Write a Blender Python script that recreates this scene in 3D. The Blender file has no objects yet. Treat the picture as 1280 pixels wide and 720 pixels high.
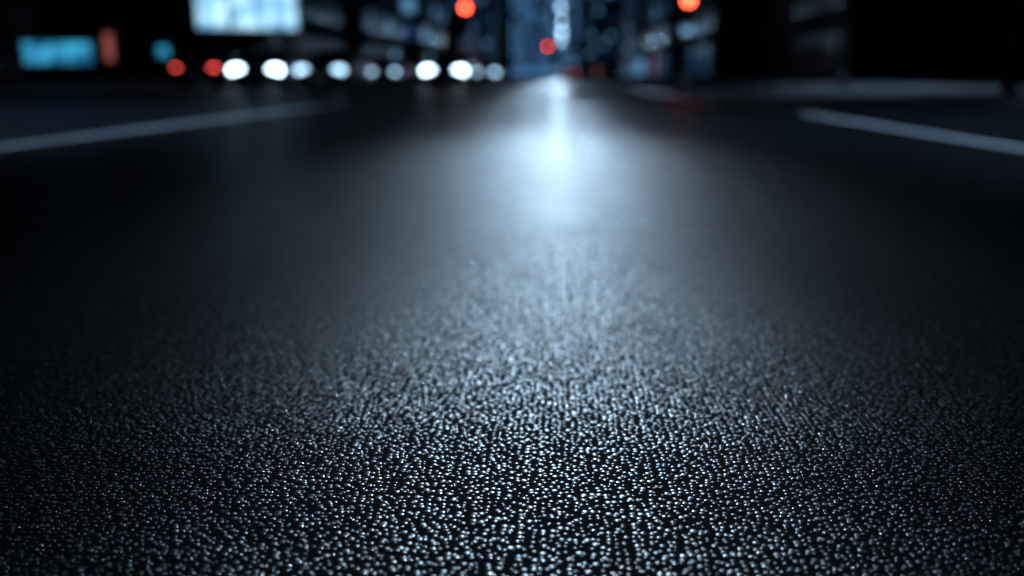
import bpy, bmesh, math, random
from mathutils import Vector, Matrix
random.seed(11)
scene = bpy.context.scene
R = math.radians

# ------------------------------------------------------------ materials
def mat(name, col, rough=0.6, metal=0.0, emit=None, estr=0.0, noise=True, nscale=3.0):
    m = bpy.data.materials.new(name); m.use_nodes = True
    nt = m.node_tree; b = nt.nodes['Principled BSDF']
    b.inputs['Base Color'].default_value = (*col, 1)
    b.inputs['Roughness'].default_value = rough
    b.inputs['Metallic'].default_value = metal
    if noise:
        tc = nt.nodes.new('ShaderNodeTexCoord')
        n = nt.nodes.new('ShaderNodeTexNoise'); n.inputs['Scale'].default_value = nscale
        n.inputs['Detail'].default_value = 6
        nt.links.new(tc.outputs['Object'], n.inputs['Vector'])
        mx = nt.nodes.new('ShaderNodeMix'); mx.data_type = 'RGBA'
        mx.inputs['A'].default_value = (*[c*0.6 for c in col], 1)
        mx.inputs['B'].default_value = (*[min(1, c*1.35) for c in col], 1)
        nt.links.new(n.outputs['Fac'], mx.inputs['Factor'])
        nt.links.new(mx.outputs['Result'], b.inputs['Base Color'])
    if emit:
        b.inputs['Emission Color'].default_value = (*emit, 1)
        b.inputs['Emission Strength'].default_value = estr
    return m

def asphalt_mat():
    m = bpy.data.materials.new('asphalt'); m.use_nodes = True
    nt = m.node_tree; N = nt.nodes; L = nt.links; b = N['Principled BSDF']
    def math_(op, a, v=None, c=None, clamp=False):
        n = N.new('ShaderNodeMath'); n.operation = op; n.use_clamp = clamp
        for i, q in enumerate((a, v, c)):
            if q is None: continue
            if isinstance(q, (int, float)): n.inputs[i].default_value = q
            else: L.new(q, n.inputs[i])
        return n.outputs[0]
    def rng(x, a, b_, c, d):
        n = N.new('ShaderNodeMapRange'); n.inputs['From Min'].default_value = a; n.inputs['From Max'].default_value = b_
        n.inputs['To Min'].default_value = c; n.inputs['To Max'].default_value = d
        L.new(x, n.inputs['Value']); return n.outputs[0]
    tc = N.new('ShaderNodeTexCoord')
    v = N.new('ShaderNodeTexVoronoi'); v.voronoi_dimensions = '2D'
    v.inputs['Scale'].default_value = 108; v.inputs['Randomness'].default_value = 0.8
    L.new(tc.outputs['Object'], v.inputs['Vector'])
    sep = N.new('ShaderNodeSeparateColor'); L.new(v.outputs['Color'], sep.inputs[0])
    rad = rng(sep.outputs[0], 0, 1, 0.22, 0.46)                 # stone radius in cells
    q = math_('DIVIDE', v.outputs['Distance'], rad)
    q2 = math_('MULTIPLY', q, q)
    dome = math_('SUBTRACT', 1.0, q2, clamp=True)
    hm = math_('MULTIPLY', dome, rng(sep.outputs[1], 0, 1, 0.4, 1.0))
    bp = N.new('ShaderNodeBump'); bp.inputs['Strength'].default_value = 1.0; bp.inputs['Distance'].default_value = 0.0014
    L.new(hm, bp.inputs['Height']); L.new(bp.outputs[0], b.inputs['Normal'])
    ln = N.new('ShaderNodeTexNoise'); ln.inputs['Scale'].default_value = 1.6; ln.inputs['Detail'].default_value = 4
    L.new(tc.outputs['Object'], ln.inputs['Vector'])
    mask = math_('MULTIPLY', dome, 1.8, clamp=True)
    cr = N.new('ShaderNodeValToRGB')
    cr.color_ramp.elements[0].color = (0.006, 0.008, 0.013, 1)
    cr.color_ramp.elements[1].color = (0.18, 0.185, 0.20, 1)
    e = cr.color_ramp.elements.new(0.87); e.color = (0.012, 0.016, 0.026, 1)
    L.new(sep.outputs[2], cr.inputs[0])
    c1 = N.new('ShaderNodeMix'); c1.data_type = 'RGBA'
    c1.inputs['A'].default_value = (0.003, 0.004, 0.006, 1)
    L.new(mask, c1.inputs['Factor']); L.new(cr.outputs[0], c1.inputs['B'])
    L.new(c1.outputs['Result'], b.inputs['Base Color'])
    # each stone polished differently by traffic, plus broad worn patches
    stone_r = math_('ADD', rng(sep.outputs[1], 0, 1, 0.39, 0.22), rng(ln.outputs['Fac'], 0.3, 0.7, -0.04, 0.04))
    rm = N.new('ShaderNodeMix'); rm.data_type = 'FLOAT'; rm.inputs['A'].default_value = 0.9
    L.new(mask, rm.inputs['Factor']); L.new(stone_r, rm.inputs['B'])
    L.new(rm.outputs['Result'], b.inputs['Roughness'])
    sv = math_('POWER', sep.outputs[2], 1.8)
    s = math_('MULTIPLY', mask, rng(sv, 0, 1, 0.10, 1.0))
    L.new(math_('ADD', s, 0.01), b.inputs['Specular IOR Level'])
    return m

M_ASPH = asphalt_mat()
M_GROUND = mat('dark_soil', (0.03, 0.03, 0.032), 0.9)
M_PAVE = mat('paving_concrete', (0.2, 0.2, 0.2), 0.7)
M_KERB = mat('kerb_stone', (0.3, 0.3, 0.3), 0.65)
M_PAINT = mat('road_paint', (0.78, 0.79, 0.8), 0.5, nscale=9)
M_METAL = mat('dark_metal', (0.03, 0.033, 0.036), 0.5, 0.6)
M_BLACK = mat('black_rubber', (0.015, 0.015, 0.015), 0.8)
M_GLASS = mat('dark_glass', (0.01, 0.012, 0.016), 0.08, noise=False)
M_CHROME = mat('chrome', (0.5, 0.5, 0.52), 0.2, 1.0, noise=False)
M_HEAD = mat('headlight_glow', (1, 1, 1), 0.3, emit=(0.55, 0.8, 1), estr=14, noise=False)
M_HEAD2 = mat('headlight_dipped_glow', (1, 1, 1), 0.3, emit=(0.45, 0.75, 1), estr=4.5, noise=False)
M_TAIL = mat('taillight_glow', (0.5, 0.02, 0.01), 0.3, emit=(1, 0.09, 0.07), estr=6, noise=False)
M_RED = mat('signal_red_glow', (0.5, 0.02, 0.01), 0.3, emit=(1, 0.07, 0.03), estr=20, noise=False)
M_OFF = mat('signal_lens_off', (0.03, 0.035, 0.03), 0.3, noise=False)
M_PED = mat('pedestrian_signal_glow', (0.4, 0.5, 0.6), 0.3, emit=(0.3, 0.6, 1), estr=1.0, noise=False)
M_LAMP = mat('lamp_lens_glow', (1, 1, 1), 0.3, emit=(0.4, 0.72, 1), estr=8, noise=False)
M_WIN_OFF = mat('window_unlit', (0.01, 0.013, 0.02), 0.15, noise=False)
M_WIN_DIM = mat('window_dim', (0.05, 0.07, 0.1), 0.3, emit=(0.05, 0.28, 0.8), estr=0.10, noise=False)
M_WIN_LIT = mat('window_lit', (0.2, 0.2, 0.2), 0.3, emit=(0.22, 0.58, 1), estr=0.45, noise=False)
M_WIN_WARM = mat('window_warm', (0.2, 0.2, 0.2), 0.3, emit=(1, 0.4, 0.3), estr=0.15, noise=False)
M_WIN_FAR = mat('window_haze_glow', (0.2, 0.2, 0.2), 0.3, emit=(0.16, 0.45, 1), estr=0.5, noise=False)  # blue emission standing in for haze glow at the vanishing point

def display_mat(name, ca, cb, strength, scale):
    m = bpy.data.materials.new(name); m.use_nodes = True
    nt = m.node_tree; b = nt.nodes['Principled BSDF']
    tc = nt.nodes.new('ShaderNodeTexCoord')
    n = nt.nodes.new('ShaderNodeTexNoise'); n.inputs['Scale'].default_value = scale; n.inputs['Detail'].default_value = 3
    nt.links.new(tc.outputs['Object'], n.inputs['Vector'])
    r = nt.nodes.new('ShaderNodeValToRGB')
    r.color_ramp.elements[0].position = 0.38; r.color_ramp.elements[0].color = (*ca, 1)
    r.color_ramp.elements[1].position = 0.62; r.color_ramp.elements[1].color = (*cb, 1)
    nt.links.new(n.outputs['Fac'], r.inputs[0])
    nt.links.new(r.outputs[0], b.inputs['Emission Color'])
    b.inputs['Emission Strength'].default_value = strength
    b.inputs['Base Color'].default_value = (0.05, 0.05, 0.05, 1)
    return m
M_SCREEN = display_mat('led_screen', (0.05, 0.22, 0.42), (0.5, 0.84, 1.0), 1.6, 0.9)
M_SHOP = display_mat('shop_window_glow', (0.01, 0.10, 0.22), (0.05, 0.42, 0.68), 1.1, 1.5)
M_NEON = mat('neon_red', (0.2, 0.05, 0.05), 0.4, emit=(1, 0.25, 0.22), estr=0.3, noise=False)

# ------------------------------------------------------------ mesh helpers
class MB:
    """mesh builder: several primitives joined into one mesh"""
    def __init__(s): s.bm = bmesh.new(); s.mats = []
    def mi(s, m):
        if m not in s.mats: s.mats.append(m)
        return s.mats.index(m)
    def _tag(s, verts, m, smooth=False):
        i = s.mi(m)
        for f in {f for v in verts for f in v.link_faces}: f.material_index = i; f.smooth = smooth
    def box(s, c, size, m, bevel=0, rot=None):
        mt = Matrix.Translation(c) @ (rot if rot else Matrix()) @ Matrix.Diagonal((*size, 1))
        r = bmesh.ops.create_cube(s.bm, size=1, matrix=mt); s._tag(r['verts'], m)
        if bevel:
            es = list({e for v in r['verts'] for e in v.link_edges})
            rb = bmesh.ops.bevel(s.bm, geom=es, offset=bevel, segments=2, affect='EDGES')
            i = s.mi(m)
            for f in rb['faces']: f.material_index = i
    def cyl(s, c, r1, r2, h, m, axis='Z', seg=20):
        rot = {'Z': Matrix(), 'X': Matrix.Rotation(R(90), 4, 'Y'), 'Y': Matrix.Rotation(R(90), 4, 'X')}[axis]
        r = bmesh.ops.create_cone(s.bm, cap_ends=True, segments=seg, radius1=r1, radius2=r2, depth=h,
                                  matrix=Matrix.Translation(c) @ rot)
        s._tag(r['verts'], m, True)
    def ball(s, c, size, m):
        r = bmesh.ops.create_uvsphere(s.bm, u_segments=12, v_segments=8, radius=1,
                                      matrix=Matrix.Translation(c) @ Matrix.Diagonal((*size, 1)))
        s._tag(r['verts'], m, True)
    def tube(s, p0, p1, r, m):
        p0, p1 = Vector(p0), Vector(p1); d = p1-p0
        q = d.to_track_quat('Z', 'Y').to_matrix().to_4x4()
        x = bmesh.ops.create_cone(s.bm, cap_ends=True, segments=12, radius1=r, radius2=r*0.8, depth=d.length,
                                  matrix=Matrix.Translation((p0+p1)/2) @ q)
        s._tag(x['verts'], m, True)
    def loft(s, rings, m, smooth=True):
        i = s.mi(m); vs = [[s.bm.verts.new(p) for p in r] for r in rings]
        n = len(rings[0])
        for a, b_ in zip(vs, vs[1:]):
            for k in range(n):
                f = s.bm.faces.new((a[k], a[(k+1) % n], b_[(k+1) % n], b_[k])); f.material_index = i; f.smooth = smooth
        for r in (vs[0][::-1], vs[-1]):
            f = s.bm.faces.new(r); f.material_index = i
    def poly(s, pts, m):
        f = s.bm.faces.new([s.bm.verts.new(p) for p in pts]); f.material_index = s.mi(m)
    def obj(s, name, parent=None, loc=(0, 0, 0), rz=0):
        bmesh.ops.recalc_face_normals(s.bm, faces=s.bm.faces[:])
        me = bpy.data.meshes.new(name); s.bm.to_mesh(me); s.bm.free()
        for m in s.mats: me.materials.append(m)
        o = bpy.data.objects.new(name, me); scene.collection.objects.link(o)
        o.location = loc; o.rotation_euler = (0, 0, rz)
        if parent: o.parent = parent
        return o
def empty(name, loc, rz=0):
    e = bpy.data.objects.new(name, None); scene.collection.objects.link(e)
    e.location = loc; e.rotation_euler = (0, 0, rz); e.empty_display_size = 0.3
    return e

# ------------------------------------------------------------ ground and roads
Y0, Y1 = 46, 60      # cross street
def sheet(name, x0, x1, y0, y1, z, m):
    b = MB(); b.poly([(x0, y0, z), (x1, y0, z), (x1, y1, z), (x0, y1, z)], m)
    o = b.obj(name)
    if o.data.polygons[0].normal.z < 0: o.data.flip_normals()
    return o
sheet('ground', -900, 900, -300, 1500, -0.008, M_GROUND)
sheet('road', -15, 8.5, -60, Y0, 0.0, M_ASPH)
sheet('intersection', -200, 200, Y0, Y1, 0.0, M_ASPH)
sheet('road', -15, 8.5, Y1, 600, 0.0, M_ASPH)

def strip(b, x0, y0, x1, y1, w):
    d = Vector((x1-x0, y1-y0, 0)); n = Vector((-d.y, d.x, 0)).normalized()*w/2
    a, c = Vector((x0, y0, 0.004)), Vector((x1, y1, 0.004))
    b.poly([a-n, c-n, c+n, a+n], M_PAINT)
b = MB()
strip(b, -4.12, -40, -3.90, 21, 0.17)
strip(b, 3.2, -40, 3.2, 12.2, 0.14)
b.obj('lane_markings')
b = MB()
strip(b, 2.7, 16.0, 2.8, 43.5, 0.3)
strip(b, 2.9, Y1+5, 2.9, 400, 0.3)
strip(b, -3.9, 26, -3.9, 43.5, 0.25)
strip(b, -3.9, Y1+5, -3.9, 400, 0.25)
strip(b, 8.0, 15, 8.0, 43.5, 0.2)
strip(b, -3.6, 40.3, 2.5, 40.3, 0.4)
for k in range(12):
    strip(b, -0.4, 66+k*12, -0.4, 70+k*12, 0.15)
b.obj('road_markings')
b = MB()
for k in range(22):
    x = -14.2+k*1.03
    strip(b, x, 43.8 if abs(x-2.8) < 0.4 or abs(x+3.9) < 0.4 or abs(x-8) < 0.4 else 41.8, x, 44.8, 0.5)
b.obj('crosswalk')

def pavement(x0, x1, y0, y1):
    e = MB()
    e.box(((x0+x1)/2, (y0+y1)/2, 0.065), (x1-x0-0.3, y1-y0-0.3, 0.13), M_PAVE)
    e.box((x0+0.075, (y0+y1)/2, 0.07), (0.15, y1-y0, 0.14), M_KERB, 0.015)
    e.box((x1-0.075, (y0+y1)/2, 0.07), (0.15, y1-y0, 0.14), M_KERB, 0.015)
    e.box(((x0+x1)/2, y0+0.075, 0.07), (x1-x0-0.3, 0.15, 0.14), M_KERB, 0.015)
    e.box(((x0+x1)/2, y1-0.075, 0.07), (x1-x0-0.3, 0.15, 0.14), M_KERB, 0.015)
    e.obj('pavement')
pavement(8.5, 13.5, -40, Y0); pavement(8.5, 13.5, Y1, 400)
pavement(-20, -15, -40, Y0); pavement(-20, -15, Y1, 400)

# ------------------------------------------------------------ buildings
def building(name, x, y, w, d, h, col, lit=0.15, floor=3.4, bay=2.6, ground_lit=0.3, far=False):
    root = empty(name, (x, y, 0))
    mw = mat(name+'_wall', col, 0.9, nscale=0.6)
    b = MB()
    b.box((0, 0, h/2), (w, d, h), mw)
    b.box((0, 0, h+0.3), (w+0.5, d+0.5, 0.6), mw, 0.05)
    b.box((w*0.1, 0, h+1.8), (w*0.35, d*0.3, 2.4), mw)
    n = int((h-4.2)/floor)
    for k in range(n+1):
        b.box((0, 0, 4.2+k*floor), (w+0.16, d+0.16, 0.22), mw)
    b.obj('walls', root)
    wb = MB()
    def pane(fx, u, z, ww, hh, m):
        if fx == 'S': wb.box((u, -d/2-0.01, z), (ww, 0.06, hh), m)
        elif fx == 'E': wb.box((w/2+0.01, u, z), (0.06, ww, hh), m)
        elif fx == 'W': wb.box((-w/2-0.01, u, z), (0.06, ww, hh), m)
    def pick(p):
        r = random.random()
        if r < p:
            if far: return M_WIN_FAR if random.random() < 0.75 else M_WIN_LIT
            return M_WIN_LIT if random.random() < 0.35 else (M_WIN_DIM if random.random() < 0.88 else M_WIN_WARM)
        return M_WIN_OFF
    for fx, ln in (('S', w), ('E', d), ('W', d)):
        nb = max(1, int(ln/bay)); bw = ln/nb
        for i in range(nb):
            u = -ln/2+bw*(i+0.5)
            pane(fx, u, 2.0, bw*0.8, 2.8, pick(ground_lit))
            for k in range(n):
                pane(fx, u, 4.2+k*floor+floor*0.55, bw*0.62, floor*0.55, pick(lit))
    wb.obj('windows', root)
    return root

DK = (0.02, 0.02, 0.023); BR = (0.035, 0.027, 0.023); CN = (0.04, 0.04, 0.045)
building('office_building', -31, 76, 20, 22, 24, CN, 0.12, ground_lit=0.0)
building('brick_building', -30, 30, 12, 22, 15, BR, 0.0, ground_lit=0.0)
building('office_building', -27, 104, 14, 24, 34, DK, 0.3)
building('apartment_building', -25, 135, 12, 26, 28, BR, 0.3)
building('office_tower', -26, 180, 16, 30, 60, DK, 0.35)
building('office_building', 29, 76, 20, 24, 20, DK, 0.0, ground_lit=0.0)
building('brick_building', 31, 28, 18, 24, 16, DK, 0.0, ground_lit=0.0)
building('apartment_building', 23, 105, 16, 26, 30, BR, 0.05, ground_lit=0.06)
building('office_tower', 22, 140, 16, 34, 52, DK, 0.15)
building('office_building', 21, 190, 15, 40, 34, CN, 0.25)
building('office_tower', -8, 430, 30, 30, 90, DK, 0.75, far=True, ground_lit=1)  # mostly lit windows added to imitate the soft haze glow once blurred
building('office_tower', 24, 400, 26, 30, 70, DK, 0.4)
building('office_tower', -42, 390, 26, 30, 110, DK, 0.4)

def billboard(x, y, z0, w, h, screen, rz=0, name='billboard'):
    root = empty(name, (x, y, 0), rz)
    b = MB()
    for sx in (-w*0.35, w*0.35): b.cyl((sx, 0.25, z0/2+0.0), min(0.12, w*0.1), min(0.12, w*0.1), z0, M_METAL)
    b.box((0, 0.2, z0+h/2), (w+0.3, 0.25, h+0.3), M_METAL, 0.03)
    b.obj('frame', root)
    s = MB(); s.box((0, 0.06, z0+h/2), (w, 0.05, h), screen); s.obj('screen', root)
    return root
billboard(-20.9, 60.6, 3.5, 6.4, 4.4, M_SCREEN, R(18))
billboard(-20.6, 36.5, 0.95, 2.5, 0.85, M_SHOP, R(25))
billboard(-18.3, 61.5, 4.2, 0.9, 1.8, M_SCREEN, R(10))
billboard(-19.2, 38, 1.1, 0.3, 1.1, M_NEON, R(20), 'neon_sign')
billboard(-27.5, 62, 1.7, 0.7, 0.7, M_SHOP, R(20), 'neon_sign')

# ------------------------------------------------------------ street lamps
def street_lamp(x, y, side, h=8.6, power=0, reach=8.8, beam=0, cone=17, aim=3.0, down=0, dcone=95):
    root = empty('street_lamp', (x, y, 0))
    b = MB()
    b.cyl((0, 0, 0.25), 0.16, 0.14, 0.5, M_METAL)
    b.cyl((0, 0, h/2), 0.10, 0.06, h, M_METAL)
    a = reach
    pts = [(0, 0, h-0.3), (-side*a*0.2, 0, h+0.25), (-side*a*0.6, 0, h+0.5), (-side*a, 0, h+0.45)]
    for p, q in zip(pts, pts[1:]): b.tube(p, q, 0.05, M_METAL)
    b.box((-side*(a+0.35), 0, h+0.42), (1.0, 0.36, 0.14), M_METAL, 0.04)
    b.obj('pole', root)
    l = MB(); l.ball((-side*(a+0.4), 0, h+0.33), (0.36, 0.16, 0.10), M_LAMP); l.obj('lens', root)
    p = Vector((-side*(a+0.4), 0, h+0.0))
    def add(kind, e, col, soft):
        ld = bpy.data.lights.new('lamp_light', kind); ld.energy = e; ld.color = col; ld.shadow_soft_size = soft
        lo = bpy.data.objects.new('lamp_light', ld); scene.collection.objects.link(lo)
        lo.location = p; lo.parent = root
        return ld, lo
    if power: add('POINT', power, (0.42, 0.7, 1.0), 0.22)
    if down:
        ld, lo = add('SPOT', down, (0.42, 0.7, 1.0), 0.2); ld.spot_size = R(dcone); ld.spot_blend = 0.6
    if beam:   # narrow added spot, cone set to shape the road sheen and darken its sides
        ld, lo = add('SPOT', beam, (0.54, 0.78, 1.0), 0.3); ld.spot_size = R(cone); ld.spot_blend = 1.0
        lo.location.z -= 0.1
        d = Vector((0, aim, 0))-(Vector((x, y, 0))+lo.location)
        lo.rotation_euler = d.to_track_quat('-Z', 'Y').to_euler()
street_lamp(-15.7, 10, -1, reach=5.4, down=3500)  # added unseen lamp, its downlight brightens the left lane line
street_lamp(9.1, 9, 1, reach=0.6, down=3000)  # likewise an added lamp out of view, for the right lane line
street_lamp(9.1, 30, 1, reach=1.0, down=2500, dcone=110)  # added downlight to brighten the right kerb and pavement
street_lamp(9.1, 19, 1, reach=8.8, beam=10000, cone=4.2, aim=1.0)
street_lamp(9.1, 40, 1, reach=7.4, beam=13500, cone=4.9, aim=3.2)
street_lamp(-15.7, 43, -1, reach=13.9, beam=13500, cone=4.9, aim=3.2)  # second lamp added opposite to widen the central sheen
street_lamp(9.1, 66, 1, reach=6.9, power=80, beam=6000, cone=4.4, aim=7)
street_lamp(-15.7, 69, -1, reach=13.5, power=80, beam=6000, cone=4.4, aim=7)  # another added opposite lamp, broadening the sheen further off
for (y, pw, bm_) in ((94, 120, 6000), (119, 300, 10000), (150, 700, 11000), (190, 1500, 0), (240, 1500, 0)):
    street_lamp(9.1, y, 1, power=pw, beam=bm_, cone=7, aim=35)

# ------------------------------------------------------------ traffic signals
def signal(x, y, zred, ped=False, arm=0):
    root = empty('traffic_light', (x, y, 0))
    b = MB(); hx = -arm
    b.cyl((0, 0.2, 0.2), 0.14, 0.12, 0.4, M_METAL)
    ph = zred+0.6
    b.cyl((0, 0.2, ph/2), 0.08, 0.06, ph, M_METAL)
    if arm: b.tube((0, 0.2, ph-0.1), (hx-0.3, 0.22, ph+0.15), 0.08, M_METAL); b.tube((hx, 0.2, zred), (hx, 0.2, ph+0.1), 0.03, M_METAL)
    b.box((hx, 0.0, zred-0.38), (0.36, 0.22, 1.15), M_BLACK, 0.04)
    b.box((hx, 0.125, zred-0.38), (0.6, 0.02, 1.4), M_BLACK)
    for k in range(3):
        z = zred-0.38*k
        b.cyl((hx, -0.14, z), 0.15, 0.15, 0.05, M_RED if k == 0 else M_OFF, 'Y')
        for a in range(7):   # visor hood
            t = R(15+25*a)
            b.box((hx+0.165*math.cos(t), -0.24, z+0.165*math.sin(t)), (0.075, 0.22, 0.012), M_BLACK,
                  rot=Matrix.Rotation(R(90)-t, 4, 'Y'))
    if ped:
        b.box((0, -0.02, 2.0), (0.42, 0.2, 0.42), M_BLACK, 0.03)
        b.box((0, -0.13, 2.0), (0.3, 0.03, 0.3), M_PED)
    b.obj('signal_head', root)
signal(4.15, 31, 2.9, ped=True)
signal(-4.6, 44, 3.6)
signal(9.1, 119.5, 4.1, arm=10.9)

# ------------------------------------------------------------ cars
def car(name, x, y, rz, col, hm=None, hk=1.0):
    root = empty(name, (x, y, 0), rz)     # car faces local -Y
    paint = mat(name+'_paint', col, 0.25, 0.3, noise=False)
    b = MB()
    def ring(y, zb, zt, hw, sh=0.10):
        return [(-hw*0.92, y, zb), (-hw, y, zb+0.12), (-hw, y, zt-sh*1.3), (-hw*0.93, y, zt-sh*0.3), (-hw*0.7, y, zt),
                (hw*0.7, y, zt), (hw*0.93, y, zt-sh*0.3), (hw, y, zt-sh*1.3), (hw, y, zb+0.12), (hw*0.92, y, zb)]
    b.loft([ring(-2.25, 0.32, 0.62, 0.72), ring(-2.15, 0.22, 0.72, 0.84), ring(-1.5, 0.2, 0.86, 0.90), ring(-0.9, 0.2, 0.94, 0.91),
            ring(0.3, 0.2, 0.96, 0.91), ring(1.4, 0.2, 0.98, 0.90), ring(2.05, 0.22, 0.98, 0.86), ring(2.25, 0.34, 0.86, 0.78)], paint)
    def cab(y, hw0, zt, hw1):
        return [(-hw0, y, 0.92), (-hw1, y, zt), (hw1, y, zt), (hw0, y, 0.92)]
    b.loft([cab(-1.0, 0.80, 0.95, 0.74), cab(-0.25, 0.82, 1.38, 0.62), cab(0.3, 0.82, 1.45, 0.62), cab(0.9, 0.82, 1.42, 0.60),
            cab(1.75, 0.78, 1.0, 0.70)], M_GLASS)
    b.loft([[(-0.62, -0.3, 1.385), (-0.58, -0.3, 1.43), (0.58, -0.3, 1.43), (0.62, -0.3, 1.385)],
            [(-0.64, 0.3, 1.445), (-0.58, 0.3, 1.49), (0.58, 0.3, 1.49), (0.64, 0.3, 1.445)],
            [(-0.62, 0.95, 1.41), (-0.56, 0.95, 1.46), (0.56, 0.95, 1.46), (0.62, 0.95, 1.41)]], paint)
    for s in (-1, 1):
        b.tube((s*0.80, -1.0, 0.94), (s*0.63, -0.25, 1.40), 0.035, paint)
        b.tube((s*0.79, 1.7, 0.98), (s*0.62, 0.92, 1.42), 0.04, paint)
        b.tube((s*0.83, 0.35, 0.94), (s*0.645, 0.33, 1.44), 0.03, paint)
        b.box((s*0.98, -0.75, 1.0), (0.18, 0.10, 0.12), paint, 0.03)
        b.box((s*0.915, 0.0, 0.80), (0.015, 0.14, 0.03), M_CHROME); b.box((s*0.915, 1.0, 0.80), (0.015, 0.14, 0.03), M_CHROME)
    b.box((0, -2.25, 0.50), (0.9, 0.06, 0.16), M_BLACK, 0.02)
    b.box((0, -2.29, 0.40), (0.5, 0.02, 0.11), M_PAINT); b.box((0, 2.27, 0.6), (0.5, 0.02, 0.11), M_PAINT)
    b.obj('body', root)
    w = MB()
    for sx in (-0.80, 0.80):
        for sy in (-1.4, 1.4):
            w.cyl((sx, sy, 0.33), 0.33, 0.33, 0.24, M_BLACK, 'X', 28)
            w.cyl((sx*1.14, sy, 0.33), 0.20, 0.18, 0.05, M_CHROME, 'X', 14)
    w.obj('wheels', root)
    l = MB()
    for s in (-1, 1):
        l.ball((s*0.66, -2.17, 0.66), (0.16*hk, 0.08, 0.09*hk), hm or M_HEAD)
        l.ball((s*0.68, 2.19, 0.76), (0.17, 0.07, 0.09), M_TAIL)
    l.obj('lights', root)
    return root
car('sedan_car', -4.75, 39, 0, (0.03, 0.035, 0.045), hk=1.6)
car('sedan_car', -8.5, 34, 0, (0.05, 0.05, 0.055), M_HEAD2, hk=1.4)
car('hatchback_car', -10.2, 54, 0, (0.15, 0.02, 0.02), M_HEAD2, hk=1.2)
car('sedan_car', -5.5, 68, 0, (0.05, 0.05, 0.05), M_HEAD2, hk=1.7)
car('sedan_car', -10.7, 33, 0.1, (0.06, 0.06, 0.065), hk=1.6)
car('hatchback_car', -13.5, 35.5, R(180)-0.05, (0.02, 0.02, 0.03))
car('sedan_car', 1.0, 120, R(180), (0.05, 0.05, 0.06))

# ------------------------------------------------------------ world, moonlike sun, camera
w = bpy.data.worlds.new('World'); scene.world = w; w.use_nodes = True
nt = w.node_tree; bg = nt.nodes['Background']
sky = nt.nodes.new('ShaderNodeTexSky'); sky.sky_type = 'NISHITA'; sky.sun_disc = False
sky.sun_elevation = R(2); sky.sun_rotation = R(180)
hs = nt.nodes.new('ShaderNodeMix'); hs.data_type = 'RGBA'; hs.blend_type = 'MULTIPLY'; hs.inputs['Factor'].default_value = 1
hs.inputs['B'].default_value = (0.02, 0.16, 1.0, 1)
nt.links.new(sky.outputs[0], hs.inputs['A']); nt.links.new(hs.outputs['Result'], bg.inputs['Color'])
bg.inputs['Strength'].default_value = 0.014
sd = bpy.data.lights.new('moonlike_sun', 'SUN'); sd.energy = 0.003; sd.angle = R(0.5); sd.color = (0.7, 0.85, 1)  # added weak bluish sun from ahead, no moon is visible
so = bpy.data.objects.new('moonlike_sun', sd); scene.collection.objects.link(so); so.rotation_euler = (R(-55), 0, 0)

cd = bpy.data.cameras.new('camera'); cd.lens = 31.2; cd.sensor_width = 36; cd.clip_end = 3000; cd.clip_start = 0.02
cd.dof.use_dof = True; cd.dof.focus_distance = 1.12; cd.dof.aperture_fstop = 31.2/22.0
co = bpy.data.objects.new('camera', cd); scene.collection.objects.link(co)
co.location = (0, 0, 0.5); co.rotation_euler = (R(90-13.5), 0, R(3.1))
scene.camera = co
scene.view_settings.view_transform = 'Standard'; scene.view_settings.look = 'None'; scene.view_settings.exposure = 0
